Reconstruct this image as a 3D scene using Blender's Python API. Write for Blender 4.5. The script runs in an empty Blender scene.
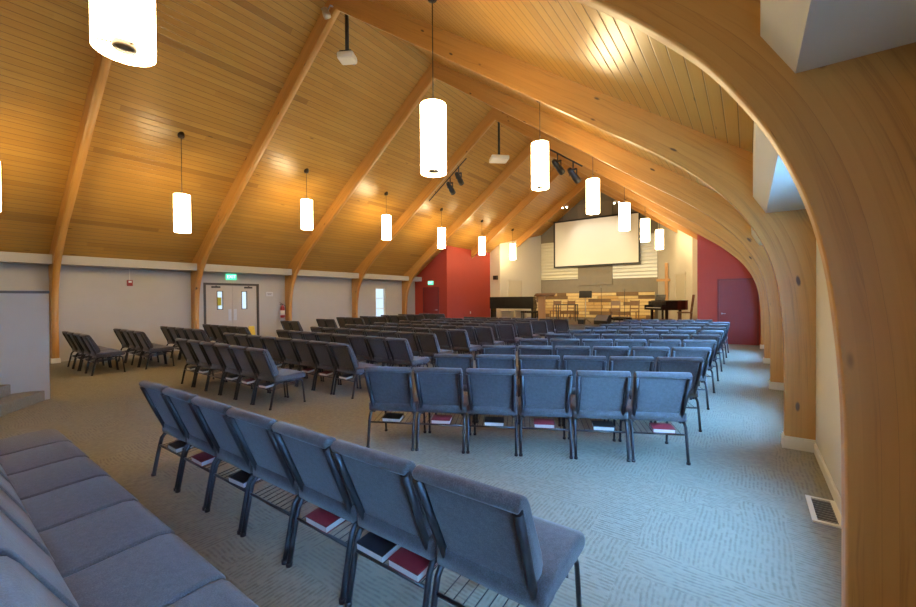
import bpy, bmesh, math, random
from mathutils import Vector, Matrix
random.seed(7)
C = bpy.context.scene.collection
sc = bpy.context.scene
PI = math.pi

# ------------------------------------------------------------------ tagging
def tag(o, label=None, cat=None, group=None, kind=None):
    if label: o['label'] = label
    if cat: o['category'] = cat
    if group: o['group'] = group
    if kind: o['kind'] = kind
    return o

def thing(name, label, cat, loc=(0, 0, 0), rz=0.0, group=None):
    o = bpy.data.objects.new(name, None); C.objects.link(o)
    o.empty_display_size = .1
    o.location = loc; o.rotation_euler = (0, 0, rz)
    return tag(o, label, cat, group)

def copy_tree(o, parent=None):
    c = o.copy(); C.objects.link(c)
    if parent: c.parent = parent
    for ch in list(o.children): copy_tree(ch, c)
    return c

# ------------------------------------------------------------------ mesh builder
class MB:
    def __init__(s):
        s.bm = bmesh.new(); s.uv = s.bm.loops.layers.uv.new('UVMap')
    def face(s, pts, uvs=None, smooth=False):
        f = s.bm.faces.new([s.bm.verts.new(p) for p in pts]); f.smooth = smooth
        if uvs:
            for l, t in zip(f.loops, uvs): l[s.uv].uv = t
        return f
    def box(s, c, d, rot=None, bev=0.0):
        m = Matrix.Translation(c) @ (rot.to_4x4() if rot else Matrix()) @ Matrix.Diagonal((d[0], d[1], d[2], 1))
        r = bmesh.ops.create_cube(s.bm, size=1, matrix=m)
        if bev:
            es = list({e for v in r['verts'] for e in v.link_edges})
            bmesh.ops.bevel(s.bm, geom=es, offset=bev, segments=2, affect='EDGES', profile=.6)
        return s
    def b2(s, a, b, bev=0.0):
        return s.box([(a[i]+b[i])/2 for i in range(3)], [abs(b[i]-a[i]) for i in range(3)], None, bev)
    def prism(s, poly, axis, a, b, bev=0.0, seg=2, smooth=False):
        """poly in the two other axes (cyclic order), extruded along axis from a to b"""
        def P(p, t):
            return {'x': (t, p[0], p[1]), 'y': (p[0], t, p[1]), 'z': (p[0], p[1], t)}[axis]
        A = [s.bm.verts.new(P(p, a)) for p in poly]; B = [s.bm.verts.new(P(p, b)) for p in poly]
        n = len(poly); fs = [s.bm.faces.new(A), s.bm.faces.new(B[::-1])]
        for i in range(n):
            fs.append(s.bm.faces.new((A[i], B[i], B[(i+1) % n], A[(i+1) % n])))
        bmesh.ops.recalc_face_normals(s.bm, faces=fs)
        if bev:
            es = [e for e in list(fs[0].edges)+list(fs[1].edges)]
            r = bmesh.ops.bevel(s.bm, geom=es, offset=bev, segments=seg, affect='EDGES', profile=.5)
        if smooth:
            for f in s.bm.faces: f.smooth = True
        return s
    def tube(s, pts, r, n=8, r2=None, cap=True):
        pts = [Vector(p) for p in pts]; rings = []
        prev = None
        for i, p in enumerate(pts):
            t = (pts[min(i+1, len(pts)-1)]-pts[max(i-1, 0)]).normalized()
            if prev is None:
                u = t.orthogonal().normalized()
                if abs(t.x) < .9: u = (Vector((1, 0, 0))-t*t.x).normalized()
            else:
                u = (prev-t*prev.dot(t)).normalized()
            prev = u; w = t.cross(u)
            rr = r[i] if isinstance(r, (list, tuple)) else r
            q = r2 if r2 else rr
            rings.append([s.bm.verts.new(p+u*rr*math.cos(2*PI*k/n)+w*q*math.sin(2*PI*k/n)) for k in range(n)])
        for a, b in zip(rings, rings[1:]):
            for k in range(n):
                f = s.bm.faces.new((a[k], a[(k+1) % n], b[(k+1) % n], b[k])); f.smooth = True
        if cap:
            s.bm.faces.new(rings[0][::-1]); s.bm.faces.new(rings[-1])
        return s
    def lathe(s, prof, c=(0, 0, 0), n=24, smooth=True, close=False):
        rings = []
        for r, z in prof:
            if r < 1e-6: rings.append([s.bm.verts.new((c[0], c[1], c[2]+z))]*n)
            else: rings.append([s.bm.verts.new((c[0]+r*math.cos(2*PI*k/n), c[1]+r*math.sin(2*PI*k/n), c[2]+z)) for k in range(n)])
        prs = list(zip(rings, rings[1:]))
        if close: prs.append((rings[-1], rings[0]))
        for a, b in prs:
            for k in range(n):
                vs = []
                for v in (a[k], a[(k+1) % n], b[(k+1) % n], b[k]):
                    if v not in vs: vs.append(v)
                if len(vs) > 2:
                    f = s.bm.faces.new(vs); f.smooth = smooth
        return s
    def build(s, name, mat, parent=None, weld=False, recalc=True):
        if weld: bmesh.ops.remove_doubles(s.bm, verts=s.bm.verts, dist=1e-5)
        if recalc: bmesh.ops.recalc_face_normals(s.bm, faces=s.bm.faces)
        me = bpy.data.meshes.new(name); s.bm.to_mesh(me); s.bm.free()
        me.materials.append(mat)
        o = bpy.data.objects.new(name, me); C.objects.link(o)
        if parent: o.parent = parent
        return o

def struct(o, label, cat='building part'):
    return tag(o, label, cat, None, 'structure')

# ------------------------------------------------------------------ node helper
class N:
    """tiny wrapper: arithmetic on sockets makes Math nodes"""
    def __init__(s, t, k): s.t = t; s.k = k
    def _m(s, op, *o):
        n = s.t.nodes.new('ShaderNodeMath'); n.operation = op
        for i, v in enumerate((s,)+o):
            if isinstance(v, N): s.t.links.new(v.k, n.inputs[i])
            else: n.inputs[i].default_value = v
        return N(s.t, n.outputs[0])
    def __add__(s, o): return s._m('ADD', o)
    def __sub__(s, o): return s._m('SUBTRACT', o)
    def __mul__(s, o): return s._m('MULTIPLY', o)
    def __truediv__(s, o): return s._m('DIVIDE', o)
    def floor(s): return s._m('FLOOR')
    def fract(s): return s._m('FRACT')
    def lt(s, o): return s._m('LESS_THAN', o)
    def gt(s, o): return s._m('GREATER_THAN', o)
    def sin(s): return s._m('SINE')
    def abs(s): return s._m('ABSOLUTE')
    def max(s, o): return s._m('MAXIMUM', o)
    def min(s, o): return s._m('MINIMUM', o)
    def clamp(s): return s._m('MAXIMUM', 0.)._m('MINIMUM', 1.)
    def smooth(s, a, b):
        n = s.t.nodes.new('ShaderNodeMapRange'); n.interpolation_type = 'SMOOTHSTEP'
        s.t.links.new(s.k, n.inputs[0]); n.inputs[1].default_value = a; n.inputs[2].default_value = b
        return N(s.t, n.outputs[0])
    def inv(s): return (s*-1.)+1.

class MT:
    def __init__(s, name, rough=.6, metal=0., spec=.5):
        s.m = bpy.data.materials.new(name); s.m.use_nodes = True; s.t = s.m.node_tree
        s.b = s.t.nodes['Principled BSDF']
        s.b.inputs['Roughness'].default_value = rough; s.b.inputs['Metallic'].default_value = metal
        s.b.inputs['Specular IOR Level'].default_value = spec
    def coord(s, which):
        n = s.t.nodes.new('ShaderNodeTexCoord'); x = s.t.nodes.new('ShaderNodeSeparateXYZ')
        s.t.links.new(n.outputs[which], x.inputs[0]); return [N(s.t, x.outputs[i]) for i in range(3)]
    def vec(s, x, y, z=0.):
        n = s.t.nodes.new('ShaderNodeCombineXYZ')
        for i, v in enumerate((x, y, z)):
            if isinstance(v, N): s.t.links.new(v.k, n.inputs[i])
            else: n.inputs[i].default_value = v
        return n.outputs[0]
    def noise(s, v, scale=1., detail=3., rough=.5):
        n = s.t.nodes.new('ShaderNodeTexNoise'); s.t.links.new(v, n.inputs['Vector'])
        n.inputs['Scale'].default_value = scale; n.inputs['Detail'].default_value = detail; n.inputs['Roughness'].default_value = rough
        return N(s.t, n.outputs['Fac'])
    def white(s, v):
        n = s.t.nodes.new('ShaderNodeTexWhiteNoise'); n.noise_dimensions = '3D'; s.t.links.new(v, n.inputs['Vector'])
        return N(s.t, n.outputs['Value'])
    def voro(s, v, scale=1.):
        n = s.t.nodes.new('ShaderNodeTexVoronoi'); s.t.links.new(v, n.inputs['Vector']); n.inputs['Scale'].default_value = scale
        w = s.t.nodes.new('ShaderNodeSeparateXYZ'); s.t.links.new(n.outputs['Color'], w.inputs[0])
        return N(s.t, n.outputs['Distance']), N(s.t, w.outputs[0])
    def mix(s, f, a, b):
        n = s.t.nodes.new('ShaderNodeMix'); n.data_type = 'RGBA'
        if isinstance(f, N): s.t.links.new(f.k, n.inputs[0])
        else: n.inputs[0].default_value = f
        for i, v in ((6, a), (7, b)):
            if isinstance(v, tuple): n.inputs[i].default_value = (*v, 1)
            else: s.t.links.new(v, n.inputs[i])
        return n.outputs[2]
    def color(s, c):
        if isinstance(c, tuple): s.b.inputs['Base Color'].default_value = (*c, 1)
        else: s.t.links.new(c, s.b.inputs['Base Color'])
        return s
    def bump(s, h, strength=.3, dist=.01):
        n = s.t.nodes.new('ShaderNodeBump'); n.inputs['Strength'].default_value = strength; n.inputs['Distance'].default_value = dist
        s.t.links.new(h.k, n.inputs['Height']); s.t.links.new(n.outputs[0], s.b.inputs['Normal']); return s

def plain(name, c, rough=.6, metal=0., var=.06, scale=18., spec=.5, bump=0.):
    m = MT(name, rough, metal, spec); x, y, z = m.coord('Object')
    f = m.noise(m.vec(x, y, z), scale, 3.)
    d = tuple(max(0, v*(1-var*1.6)) for v in c); e = tuple(v*(1+var*1.6) for v in c)
    m.color(m.mix(f, d, e))
    if bump: m.bump(f, bump, .004)
    return m.m

def glow(name, c, strength):
    m = bpy.data.materials.new(name); m.use_nodes = True; t = m.node_tree
    for n in list(t.nodes):
        if n.type != 'OUTPUT_MATERIAL': t.nodes.remove(n)
    e = t.nodes.new('ShaderNodeEmission'); e.inputs[0].default_value = (*c, 1); e.inputs[1].default_value = strength
    t.links.new(e.outputs[0], t.nodes['Material Output'].inputs[0]); return m

# ------------------------------------------------------------------ materials
def mat_deck():
    m = MT('varnished tongue-and-groove boards', .30, 0, .5); u, v, _ = m.coord('UV')
    p = v/.135; idx = p.floor(); fr = p.fract()
    r1 = m.white(m.vec(idx, 3.3, 0.)); bi = (u/3.6+r1*7.).floor(); rb = m.white(m.vec(idx, bi, 1.7))
    grain = m.noise(m.vec(u*.55+idx*3.1, v*26., rb*9.), 1., 5., .65)
    fine = m.noise(m.vec(u*2., v*90., rb*5.), 1., 2.)
    c = m.mix((rb*.5+grain*.7-.1).clamp(), (.53, .285, .058), (.38, .172, .028))
    c = m.mix((grain.smooth(.56, .8)*.5+fine.smooth(.5, .9)*.15).clamp(), c, (.27, .105, .02))
    rare = rb.gt(.975)
    c = m.mix(rare*.35, c, (.17, .065, .016))
    kd, kc = m.voro(m.vec(u*1.15, v*5.5, 0.))
    knot = kd.smooth(.05, .10).inv()*kc.gt(.62)
    c = m.mix(knot*.85, c, (.10, .04, .012))
    gap = (fr.lt(.035)+fr.gt(.965)).clamp()
    c = m.mix(gap*.8, c, (.09, .037, .01))
    m.color(c)
    h = (fr-.5).abs().smooth(.42, .5).inv()+grain*.12+(fr-.5)*(rb-.5)*.9
    m.bump(h, .55, .006)
    return m.m

def mat_glulam(name, a, b, dark, rough=.42):
    m = MT(name, rough, 0, .45); u, v, _ = m.coord('UV')
    p = v/.045; idx = p.floor(); fr = p.fract()
    r = m.white(m.vec(idx, 8.1, 0.))
    warp = m.noise(m.vec(u*1.2, v*3., 0.), 1., 2.)
    g = m.noise(m.vec(u*.8+r*11., v*34.+warp*3., idx*1.3), 1., 5., .62)
    c = m.mix((r*.3+g*.75-.05).clamp(), a, b)
    c = m.mix(g.smooth(.52, .78)*.6, c, dark)
    g2 = m.noise(m.vec(u*.5, v*9., 4.), 1., 3.); c = m.mix(g2.smooth(.5, .8)*.22, c, dark)
    kd, kc = m.voro(m.vec(u*1.9, v*5.5+.4, 2.))
    knot = kd.smooth(.06, .12).inv()*kc.gt(.35)
    c = m.mix(knot*.9, c, (.035, .014, .006))
    ln = (fr.lt(.03)+fr.gt(.97)).clamp()*(r.gt(.75)*.3+.05)
    c = m.mix(ln, c, (.13, .052, .014))
    m.color(c); m.bump(g, .08, .003)
    return m.m

def mat_carpet():
    m = MT('patterned loop carpet', .95, 0, .15); x, y, z = m.coord('Object')
    wx = m.noise(m.vec(x, y, 0.), 1.7, 2.)*.10; X = x+wx; Y = y+wx
    S = .27
    ix = (X/S).floor(); iy = (Y/S).floor(); r = m.white(m.vec(ix, iy, 2.)); o = r.gt(.45)
    P_ = .027
    def dashes(A, B, seed):
        col = (A/P_).floor(); jit = m.white(m.vec(col, seed, 1.))
        br = m.noise(m.vec(col*3.7, B*13.+jit*9., seed), 1., 1.)
        return (A*(2*PI/P_)).sin()*.5+.5, br
    s1, b1 = dashes(X, Y, 3.); s2, b2_ = dashes(Y, X, 8.)
    st = s1*o+s2*o.inv(); br = b1*o+b2_*o.inv()
    n2 = m.noise(m.vec(x, y, 0.), 30., 2.); n3 = m.noise(m.vec(x, y, 0.), 2.2, 3.); fib = m.noise(m.vec(x, y, z), 260., 2.)
    f = (st*br.smooth(.30, .56)*-.46+.85+(n2-.5)*.9+(fib-.5)*.4).smooth(.05, .95)
    r2 = m.white(m.vec(ix, iy, 7.))
    c = m.mix(f, (.155, .139, .103), (.295, .266, .203))
    c = m.mix(((r2*.35)+(n3-.4)*.6).clamp(), c, (.27, .245, .185))
    c = m.mix(fib*.35, c, (.16, .15, .12))
    m.color(c); m.bump(f*.6+fib*.5, .5, .006)
    return m.m

def mat_fabric(name, a, b):
    m = MT(name, .92, 0, .2); x, y, z = m.coord('Object')
    n = m.noise(m.vec(x, y, z), 190., 2., .7); n2 = m.noise(m.vec(x, y, z), 34., 3.)
    f = (n*.8+n2*.35-.08).smooth(.3, .75)
    m.color(m.mix(f, a, b)); m.bump(n, .35, .003)
    m.b.inputs['Sheen Weight'].default_value = .25; m.b.inputs['Sheen Roughness'].default_value = .5
    return m.m

def mat_corrugated(c, period=.20):
    m = MT('corrugated metal sheet', .42, .35, .5); x, y, z = m.coord('Object')
    w = (z*(2*PI/period)).sin(); n = m.noise(m.vec(x*.6, y, z*9.), 1., 3.)
    m.color(m.mix(n, tuple(v*.86 for v in c), tuple(min(1, v*1.1) for v in c))); m.bump(w, .8, .012)
    return m.m

M = {}
M['deck'] = mat_deck()
M['glulam'] = mat_glulam('laminated fir arch', (.55, .275, .066), (.42, .185, .036), (.21, .078, .016))
M['carpet'] = mat_carpet()
M['fabric'] = mat_fabric('heather grey upholstery', (.044, .039, .038), (.096, .086, .086))
M['black'] = plain('black powder coated steel', (.011, .011, .013), .5, .0, .05)
M['wire'] = plain('black wire', (.02, .02, .022), .4)
M['cream'] = plain('warm white painted plaster', (.62, .575, .47), .8, 0, .02, 3.)
M['greige'] = plain('pale grey painted block wall', (.43, .405, .355), .8, 0, .025, 3.)
M['soffit'] = plain('off-white painted soffit', (.60, .565, .475), .75, 0, .02, 3.)
M['white'] = plain('white painted trim', (.72, .70, .64), .55, 0, .02)
M['red'] = plain('brick red painted wall', (.37, .040, .018), .7, 0, .03, 3.)
M['reddoor'] = plain('dark red painted door', (.22, .020, .014), .45, 0, .03)
M['redframe'] = plain('maroon painted door frame', (.16, .018, .016), .5)
M['door'] = plain('pale putty painted door', (.47, .42, .345), .5, 0, .03)
M['creamdoor'] = plain('cream painted door', (.60, .54, .40), .55, 0, .02)
M['dkframe'] = plain('dark bronze frame', (.05, .042, .036), .45)
M['taupe'] = plain('taupe acoustic panel', (.235, .20, .150), .85, 0, .05, 5.)
M['taupe2'] = plain('darker taupe panel', (.190, .165, .125), .85, 0, .05, 5.)
M['corr'] = mat_corrugated((.56, .54, .43))
M['corr2'] = mat_corrugated((.60, .60, .58))
M['screen'] = plain('matte projection screen', (.80, .78, .71), .9, 0, .01)
M['steel'] = plain('brushed steel', (.55, .56, .58), .3, .9)
M['bronze'] = plain('dark bronze metal', (.06, .045, .035), .4, .6)
M['projwhite'] = plain('white projector plastic', (.74, .72, .62), .45, 0, .02)
M['gray'] = plain('mid grey plastic', (.22, .22, .23), .5)
M['redplastic'] = plain('red enamel', (.27, .016, .014), .35)
M['yellow'] = plain('yellow plastic', (.75, .50, .03), .5)
M['maroonbook'] = plain('red hymnal cover', (.15, .009, .012), .5)
M['blackbook'] = plain('black hymnal cover', (.012, .012, .015), .45)
M['paper'] = plain('white page edges', (.74, .74, .72), .8)
M['ebony'] = plain('black piano lacquer', (.012, .011, .011), .25)
M['ivory'] = plain('ivory keys', (.72, .69, .6), .35)
M['oak'] = mat_glulam('oiled oak', (.50, .27, .10), (.40, .19, .06), (.24, .10, .03), .5)
M['walnut'] = plain('brown stained wood', (.16, .075, .03), .5, 0, .2, 9.)
M['plankA'] = plain('pale pine board', (.62, .45, .20), .6, 0, .12, 9.)
M['plankB'] = plain('honey pine board', (.50, .31, .11), .6, 0, .14, 9.)
M['plankC'] = plain('dark weathered board', (.17, .095, .04), .65, 0, .15, 9.)
M['stepcarpet'] = plain('brown step carpet', (.20, .175, .125), .95, 0, .18, 45.)
M['ledge'] = plain('grey painted ledge', (.40, .375, .32), .8, 0, .02, 3.)
M['stagecarpet'] = plain('dark taupe stage carpet', (.15, .13, .11), .95, 0, .15, 40.)
M['tread'] = plain('tan step nosing', (.36, .31, .23), .85, 0, .1, 30.)
M['shade'] = glow('lit white glass cylinder', (1.0, .77, .42), 27.0)
M['exit'] = glow('green lit exit face', (.10, .9, .48), 1.1)
M['exitletters'] = glow('lit white lettering', (.85, 1., .9), 1.6)
M['lampface'] = glow('lit lamp lens', (1., .93, .75), 25.)
g = MT('clear window glass', .02); g.b.inputs['Transmission Weight'].default_value = 1.; g.b.inputs['IOR'].default_value = 1.02
g.color((.97, .99, 1.)); M['glass'] = g.m

# ------------------------------------------------------------------ camera (16 mm-class wide angle at eye height)
F_PX, YAW, PITCH, ROLL, H = 397.6, math.radians(36.126), math.radians(-.628), math.radians(-.431), 1.56
cd = bpy.data.cameras.new('camera'); cam = bpy.data.objects.new('camera', cd); C.objects.link(cam)
cd.sensor_width = 36; cd.lens = F_PX*36/916; cd.clip_start = .05; cd.clip_end = 200
fw = Vector((-math.sin(YAW)*math.cos(PITCH), math.cos(YAW)*math.cos(PITCH), math.sin(PITCH)))
rt = Vector((math.cos(YAW), math.sin(YAW), 0)); up = rt.cross(fw)
rt2 = rt*math.cos(ROLL)+up*math.sin(ROLL); up2 = up*math.cos(ROLL)-rt*math.sin(ROLL)
cam.matrix_world = Matrix(((rt2.x, up2.x, -fw.x, 0), (rt2.y, up2.y, -fw.y, 0), (rt2.z, up2.z, -fw.z, H), (0, 0, 0, 1)))
sc.camera = cam

# ------------------------------------------------------------------ room dimensions
XL, XR, XC = -14.55, .546, -7.002       # left wall, right wall, ridge
Y0, YE = -5.0, 23.5                     # rear wall, stage wall
SP = 3.231
def AY(n): return -1.167+SP*n           # rear face of arch n
def deck(x):
    d = (XC-abs(x-XC)*-1)*0 + (7.002-abs(x-XC))
    return 3.12+.715*d

# floor
m = MB(); m.b2((XL, Y0, -.1), (XR, YE, 0)); fl = m.build('floor', M['carpet'])
struct(fl, 'beige patterned carpet floor of the worship hall', 'floor')

def wall_cells(name, mat, axis, pos, thick, us, vs, holes, top=None):
    """wall plane at axis=pos .. pos+thick, cells us x vs without holes (index pairs)"""
    b = MB()
    def P(t, u, v): return (t, u, v) if axis == 'x' else (u, t, v)
    nu, nv = len(us)-1, len(vs)-1
    solid = lambda i, j: 0 <= i < nu and 0 <= j < nv and (i, j) not in holes
    for i in range(nu):
        for j in range(nv):
            if not solid(i, j): continue
            u0, u1, v0, v1 = us[i], us[i+1], vs[j], vs[j+1]
            for t in (pos, pos+thick): b.face([P(t, u0, v0), P(t, u1, v0), P(t, u1, v1), P(t, u0, v1)])
            for (di, dj, e) in ((-1, 0, ((u0, v0), (u0, v1))), (1, 0, ((u1, v0), (u1, v1))), (0, -1, ((u0, v0), (u1, v0))), (0, 1, ((u0, v1), (u1, v1)))):
                if not solid(i+di, j+dj):
                    (a, c), (d, e2) = e
                    b.face([P(pos, a, c), P(pos, d, e2), P(pos+thick, d, e2), P(pos+thick, a, c)])
    return b.build(name, mat, weld=True)

# left wall: double door and a narrow window
DY0, DY1, DZ = 5.66, 7.50, 2.17
WY0, WY1, WZ0, WZ1 = 13.18, 13.86, .62, 2.14
w = wall_cells('wall_left', M['greige'], 'x', XL-.16, .16, [Y0, DY0, DY1, WY0, WY1, YE], [0, WZ0, WZ1, DZ, 2.74],
               {(1, 0), (1, 1), (1, 2), (3, 1)})
struct(w, 'pale grey side wall with double doors and a narrow window', 'wall')
# right wall: one window between each pair of arches
RW = [-4.3, -1.0, AY(1)+.28, AY(2)+.28, AY(3)+.28, AY(4)+.28]
RWW, RZ0, RZ1 = 1.62, .75, 2.25
us = [Y0]; holes = set()
for y in RW:
    us += [y, y+RWW]; holes.add((len(us)-2, 1))
us.append(YE)
w = wall_cells('wall_right', M['cream'], 'x', XR, .16, us, [0, RZ0, RZ1, 2.74], holes)
struct(w, 'cream side wall behind the timber arches', 'wall')
# rear and stage walls (gable shaped)
gable = [(XL, 0), (XR, 0), (XR, deck(XR)), (XC, deck(XC)), (XL, deck(XL))]
m = MB(); m.prism(gable, 'y', Y0-.15, Y0); struct(m.build('wall_rear', M['cream']), 'cream gable wall at the back of the hall', 'wall')
m = MB(); m.prism(gable, 'y', YE, YE+.15); struct(m.build('wall_stage', M['taupe2']), 'dark taupe gable wall behind the stage', 'wall')

# ceiling: two plank slopes
m = MB()
for sgn in (-1, 1):
    xe = XL if sgn < 0 else XR
    ze, zr = deck(xe), deck(XC); L = math.hypot(xe-XC, zr-ze)
    a = [(xe, Y0, ze), (xe, YE, ze), (XC, YE, zr), (XC, Y0, zr)]
    o = 50 if sgn > 0 else 0
    m.face(a, [(Y0, o), (YE, o), (YE, o+L), (Y0, o+L)])
    t = .14
    bq = [(p[0], p[1], p[2]+t) for p in a]; m.face(bq)
    m.face([a[0], a[1], bq[1], bq[0]])
    m.face([a[0], a[3], bq[3], bq[0]]); m.face([a[1], a[2], bq[2], bq[1]])
ce = m.build('ceiling', M['deck'], weld=True); struct(ce, 'sloping ceiling of varnished golden wood planks', 'ceiling')

# ------------------------------------------------------------------ laminated timber arches
inner = [(.305, 0), (.305, .6), (.302, 1.0), (.292, 1.25), (.275, 1.46), (.245, 1.70), (.19, 1.94), (.105, 2.17), (.0, 2.37), (-.145, 2.59), (-.31, 2.78), (-.52, 2.99),
         (-.76, 3.20), (-1.1, 3.46), (-1.56, 3.78), (-2.38, 4.37), (-3.3, 5.03), (-4.24, 5.705), (-5.6, 6.68), (XC, 7.685)]
outer = [(.545, 0), (.545, .6), (.545, 1.0), (.545, 1.28), (.545, 1.54), (.545, 1.84), (.545, 2.14), (.545, 2.45), (.545, 2.66), (.44, None), (.25, None), (.02, None),
         (-.25, None), (-.65, None), (-1.2, None), (-2.1, None), (-3.1, None), (-4.1, None), (-5.5, None), (XC, None)]
outer = [(x, z if z is not None else deck(x)+.02) for x, z in outer]
TH = .135
def smooth_curve(P, k=3):
    out = []
    for i in range(len(P)-1):
        p0 = P[max(i-1, 0)]; p1 = P[i]; p2 = P[i+1]; p3 = P[min(i+2, len(P)-1)]
        for j in range(k):
            t = j/k
            out.append(tuple(.5*(2*p1[a]+(p2[a]-p0[a])*t+(2*p0[a]-5*p1[a]+4*p2[a]-p3[a])*t*t+(3*p1[a]-p0[a]-3*p2[a]+p3[a])*t**3) for a in (0, 1)))
    return out+[P[-1]]
inn = smooth_curve(inner, 3)
out_ = []
for i in range(len(outer)-1):
    for j in range(3):
        t = j/3; out_.append(tuple(outer[i][a]*(1-t)+outer[i+1][a]*t for a in (0, 1)))
out_.append(outer[-1])
ordn = ['first', 'second', 'third', 'fourth', 'fifth', 'sixth', 'seventh', 'eighth', 'ninth', 'tenth', 'eleventh', 'twelfth']
adist = ['nearest timber arch, its dark right leg filling the right edge', 'second timber arch, with a white base block beside the floor vent',
         'third timber arch, its left leg just beyond the fire extinguisher', 'fourth timber arch, left leg just before the narrow bright window',
         'fifth timber arch, its left leg standing just before the dark red wall', 'sixth timber arch, rib end meeting the bright red side wall',
         'last timber arch, above the projection screen and the stage']
for n in range(1, 8):
    b = MB()
    ya, yb = AY(n), AY(n)+TH
    for sgn in (1, -1):
        I = [(x if sgn > 0 else 2*XC-x, z) for x, z in inn]; O = [(x if sgn > 0 else 2*XC-x, z) for x, z in out_]
        u = [n*17.+(0 if sgn > 0 else 40)]
        for k in range(1, len(I)): u.append(u[-1]+math.hypot(I[k][0]-I[k-1][0], I[k][1]-I[k-1][1]))
        for k in range(len(I)-1):
            d0 = math.hypot(O[k][0]-I[k][0], O[k][1]-I[k][1]); d1 = math.hypot(O[k+1][0]-I[k+1][0], O[k+1][1]-I[k+1][1])
            for y in (ya, yb):
                b.face([(I[k][0], y, I[k][1]), (I[k+1][0], y, I[k+1][1]), (O[k+1][0], y, O[k+1][1]), (O[k][0], y, O[k][1])],
                       [(u[k], .003), (u[k+1], .003), (u[k+1], d1), (u[k], d0)])
            for Q, v0 in ((I, 3.), (O, 4.)):
                f = b.face([(Q[k][0], ya, Q[k][1]), (Q[k+1][0], ya, Q[k+1][1]), (Q[k+1][0], yb, Q[k+1][1]), (Q[k][0], yb, Q[k][1])],
                       [(u[k], v0+.005), (u[k+1], v0+.005), (u[k+1], v0+.005+.03), (u[k], v0+.005+.03)], smooth=True)
        b.face([(I[0][0], ya, 0), (O[0][0], ya, 0), (O[0][0], yb, 0), (I[0][0], yb, 0)])
    ar = b.build('timber_arch', M['glulam'], weld=True)
    struct(ar, adist[n-1], 'timber arch')
    for xa, xb in ((.285, .545), (2*XC-.545, 2*XC-.285)):
        if n > 5: continue
        mb = MB(); s1 = 1 if xa > 0 else -1
        mb.b2((xa, ya-.02, 0), (xb, yb+.02, .105)); 
        mb.b2((xa+.008 if s1 > 0 else xa, ya-.012, .105), (xb if s1 > 0 else xb-.008, yb+.012, .125))
        mb.build('base_block', M['white'], ar)

# soffit along the right wall and ledge along the left wall, bay by bay
tn = 0
bays = [(Y0, AY(1)-.001)]+[(AY(n)+TH+.001, AY(n+1)-.001) for n in range(1, 5)]+[(AY(5)+TH+.001, 15.99)]
which = ['beside the nearest arch', 'between the first and second arch', 'between the second and third arch', 'between the third and fourth arch', 'between the fourth and fifth arch', 'just before the red wall']
for i, (a, b_) in enumerate(bays):
    tn += 1
    m = MB(); m.prism([(.04, 2.63), (.15, 2.44), (XR-.001, 2.44), (XR-.001, deck(XR)-.005), (.04, deck(.04)-.005)], 'y', a, b_)
    struct(m.build('trim_%d' % tn, M['soffit']), 'off-white boxed soffit along the window wall, '+which[i], 'soffit')
    tn += 1
    m = MB(); m.prism([(-14.04, 2.52), (-14.04, 2.75), (XL+.001, 2.75), (XL+.001, 2.52)], 'y', a, b_)
    struct(m.build('trim_%d' % tn, M['ledge']), 'pale grey ledge along the door wall, '+which[i], 'ledge')
# baseboards
m = MB()
segs = [(Y0, AY(1)-.02)]+[(AY(n)+TH+.02, AY(n+1)-.02) for n in range(1, 5)]+[(AY(5)+TH+.02, 15.99)]
for i, (a, b_) in enumerate(segs):
    m = MB(); m.prism([(XR-.001, 0), (XR-.016, 0), (XR-.016, .085), (XR-.008, .10), (XR-.001, .10)], 'y', a, b_)
    struct(m.build('baseboard_right', M['white']), 'white baseboard of the window wall, '+which[i], 'baseboard')

# ------------------------------------------------------------------ windows
def window(n, label, x0, x1, ya, yb, z0, z1, mull):
    f = MB(); t = .05; xm = (x0+x1)/2; hw = abs(x1-x0)/2
    f.b2((x0, ya, z0), (x1, ya+t, z1)); f.b2((x0, yb-t, z0), (x1, yb, z1))
    f.b2((x0, ya+t, z0), (x1, yb-t, z0+t)); f.b2((x0, ya+t, z1-t), (x1, yb-t, z1))
    for k in range(mull):
        z = z0+(z1-z0)*(k+1)/(mull+1); f.b2((xm-.02, ya+t, z-.012), (xm+.02, yb-t, z+.012))
    o = f.build('window_%d' % n, M['white']); struct(o, label, 'window')
    p = MB(); p.b2((xm-.003, ya+t, z0+t), (xm+.003, yb-t, z1-t)); p.build('pane', M['glass'], o)
window(1, 'narrow bright window in the pale wall near the red wall', XL-.13, XL-.03, WY0, WY1, WZ0, WZ1, 2)
for i, y in enumerate(RW):
    window(i+2, 'daylit side window between the timber arches, '+['behind the camera', 'beside the camera', 'beyond the nearest arch', 'beyond the second arch', 'beyond the third arch', 'beyond the fourth arch'][i],
           XR+.03, XR+.13, y, y+RWW, RZ0, RZ1, 1)

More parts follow.
